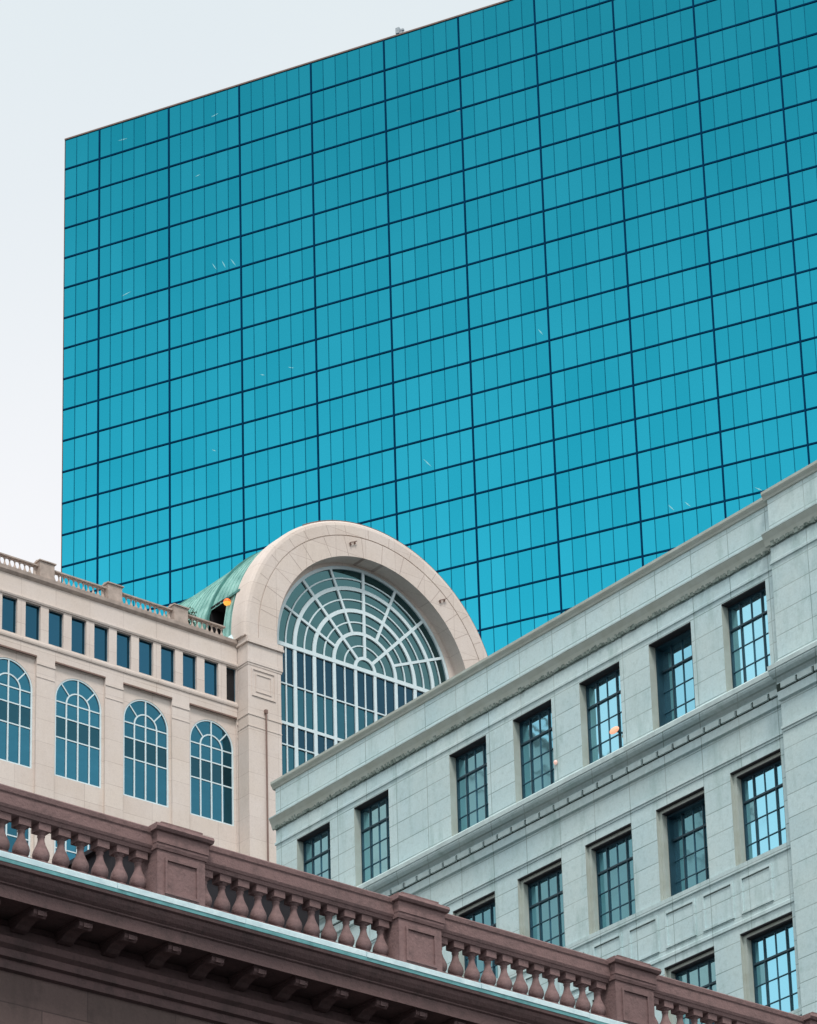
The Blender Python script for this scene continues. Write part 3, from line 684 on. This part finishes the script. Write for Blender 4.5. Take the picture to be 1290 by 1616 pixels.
while x < BX1:
    L_ = 2.35; d = rs.uniform(-.006, .006); h = rs.uniform(-.004, .004)
    b = MB(); b.prof(x, min(BX1, x+L_-.012), [(.00+d, 20.988+h), (-.005+d, 21.068+h), (.03, 21.093+h), (.5, 21.10+h), (.5, 20.99+h)], 0)
    b.build('metal_flashing', 'flashing', brown, label='pale blue metal strip along the cornice edge'); x += L_
b = MB(); b.prof(BX0, BX1, [(.015, 20.932), (.005, 20.984), (.28, 20.99), (.29, 20.94)], 0); b.build('drip_edge', 'verdigris', brown)
# scroll brackets under the cornice
br = MB(); wb = .115
pts = [(.95, 20.49), (.30, 20.49), (.285, 20.45), (.29, 20.39), (.33, 20.355), (.38, 20.36), (.46, 20.40), (.58, 20.40), (.70, 20.36), (.78, 20.31), (.86, 20.29), (.95, 20.30)]
br.prof(-wb, wb, pts); br.box(-wb-.02, wb+.02, .275, .94, 20.462, 20.498); br.box(-.05, .05, .268, .30, 20.37, 20.44)
x = .89-.798*8; fb = None
while x < BX1-.3:
    if x > BX0+.2:
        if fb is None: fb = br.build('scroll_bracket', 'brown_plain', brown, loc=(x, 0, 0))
        else: dup(fb, (x, 0, 0), brown)
    x += .798
# soffit coffers between brackets
# balustrade
YC = .36
pedc = [3.265+4.66*k for k in range(-1, 5)]
rail = MB(); gaps = [(BX0, pedc[0]-.43)]+[(a+.43, c-.43) for a, c in zip(pedc, pedc[1:])]+[(pedc[-1]+.43, BX1)]
for a, c in gaps:
    rail.prof(a, c, [(YC+.16, 21.83), (YC-.13, 21.83), (YC-.15, 21.88), (YC-.17, 21.89), (YC-.19, 21.93), (YC-.19, 22.10), (YC-.21, 22.12), (YC-.22, 22.19), (YC-.17, 22.23), (YC+.17, 22.23), (YC+.22, 22.19), (YC+.19, 22.10), (YC+.19, 21.93)])
    rail.box(a, c, YC-.15, YC+.15, 21.05, 21.20)
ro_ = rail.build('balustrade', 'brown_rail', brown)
ped = MB(); pw = .44
ped.box(-pw, pw, YC-.27, YC+.27, 21.05, 21.86)
ped.prof(-pw-.03, pw+.03, [(YC-.29, 21.86), (YC-.31, 21.91), (YC-.31, 21.95), (YC+.31, 21.95), (YC+.31, 21.91), (YC+.29, 21.86)])
ped.box(-pw-.035, pw+.035, YC-.325, YC+.325, 21.952, 22.14)
ped.prof(-pw-.09, pw+.09, [(YC-.37, 22.14), (YC-.40, 22.18), (YC-.38, 22.235), (YC+.38, 22.235), (YC+.40, 22.18), (YC+.37, 22.14)])
ped.box(-pw+.06, pw-.06, YC-.30, YC+.30, 22.235, 22.31)
yp = YC-.27
ped.box(-.31, .31, yp-.03, yp, 21.70, 21.74); ped.box(-.31, .31, yp-.03, yp, 21.16, 21.20); ped.box(-.31, -.27, yp-.03, yp, 21.20, 21.70); ped.box(.27, .31, yp-.03, yp, 21.20, 21.70)
fp = None
for k in pedc:
    if fp is None: fp = ped.build('pedestal', 'brown_rail', ro_, loc=(k, 0, 0))
    else: dup(fp, (k, 0, 0), ro_)
bb = MB(); hb = 21.20
pr = [(.10, 0), (.115, .012), (.115, .03), (.085, .045), (.10, .06), (.125, .10), (.132, .15), (.122, .20), (.095, .26), (.068, .32), (.053, .38), (.050, .43), (.060, .445), (.060, .46), (.052, .47), (.070, .495), (.085, .505), (.085, .515)]
bb.lathe(0, YC, [(r, hb+z) for r, z in pr], 18)
bb.box(-.105, .105, YC-.105, YC+.105, hb+.515, hb+.63); bb.box(-.12, .12, YC-.12, YC+.12, hb-.002, hb+.012)
fb = None
for a, c in gaps:
    n = round((c-a)/.345)
    if c-a < 3.5: n = int((c-a)/.345)
    for i in range(n):
        x = a+(i+.5)*(c-a)/n
        if x > 20 or x < -3.5: continue
        if fb is None: fb = bb.build('baluster', 'brown_rail', ro_, True, loc=(x, 0, 0))
        else: dup(fb, (x, 0, 0), ro_)
b = MB(); b.box(3.1, 7.15, 1.7, 4.5, 20.9, 22.55); b.box(3.0, 7.25, 1.6, 4.6, 22.55, 22.62); b.build('roof_housing', 'roofing', brown)
print('objects', len(bpy.data.objects))
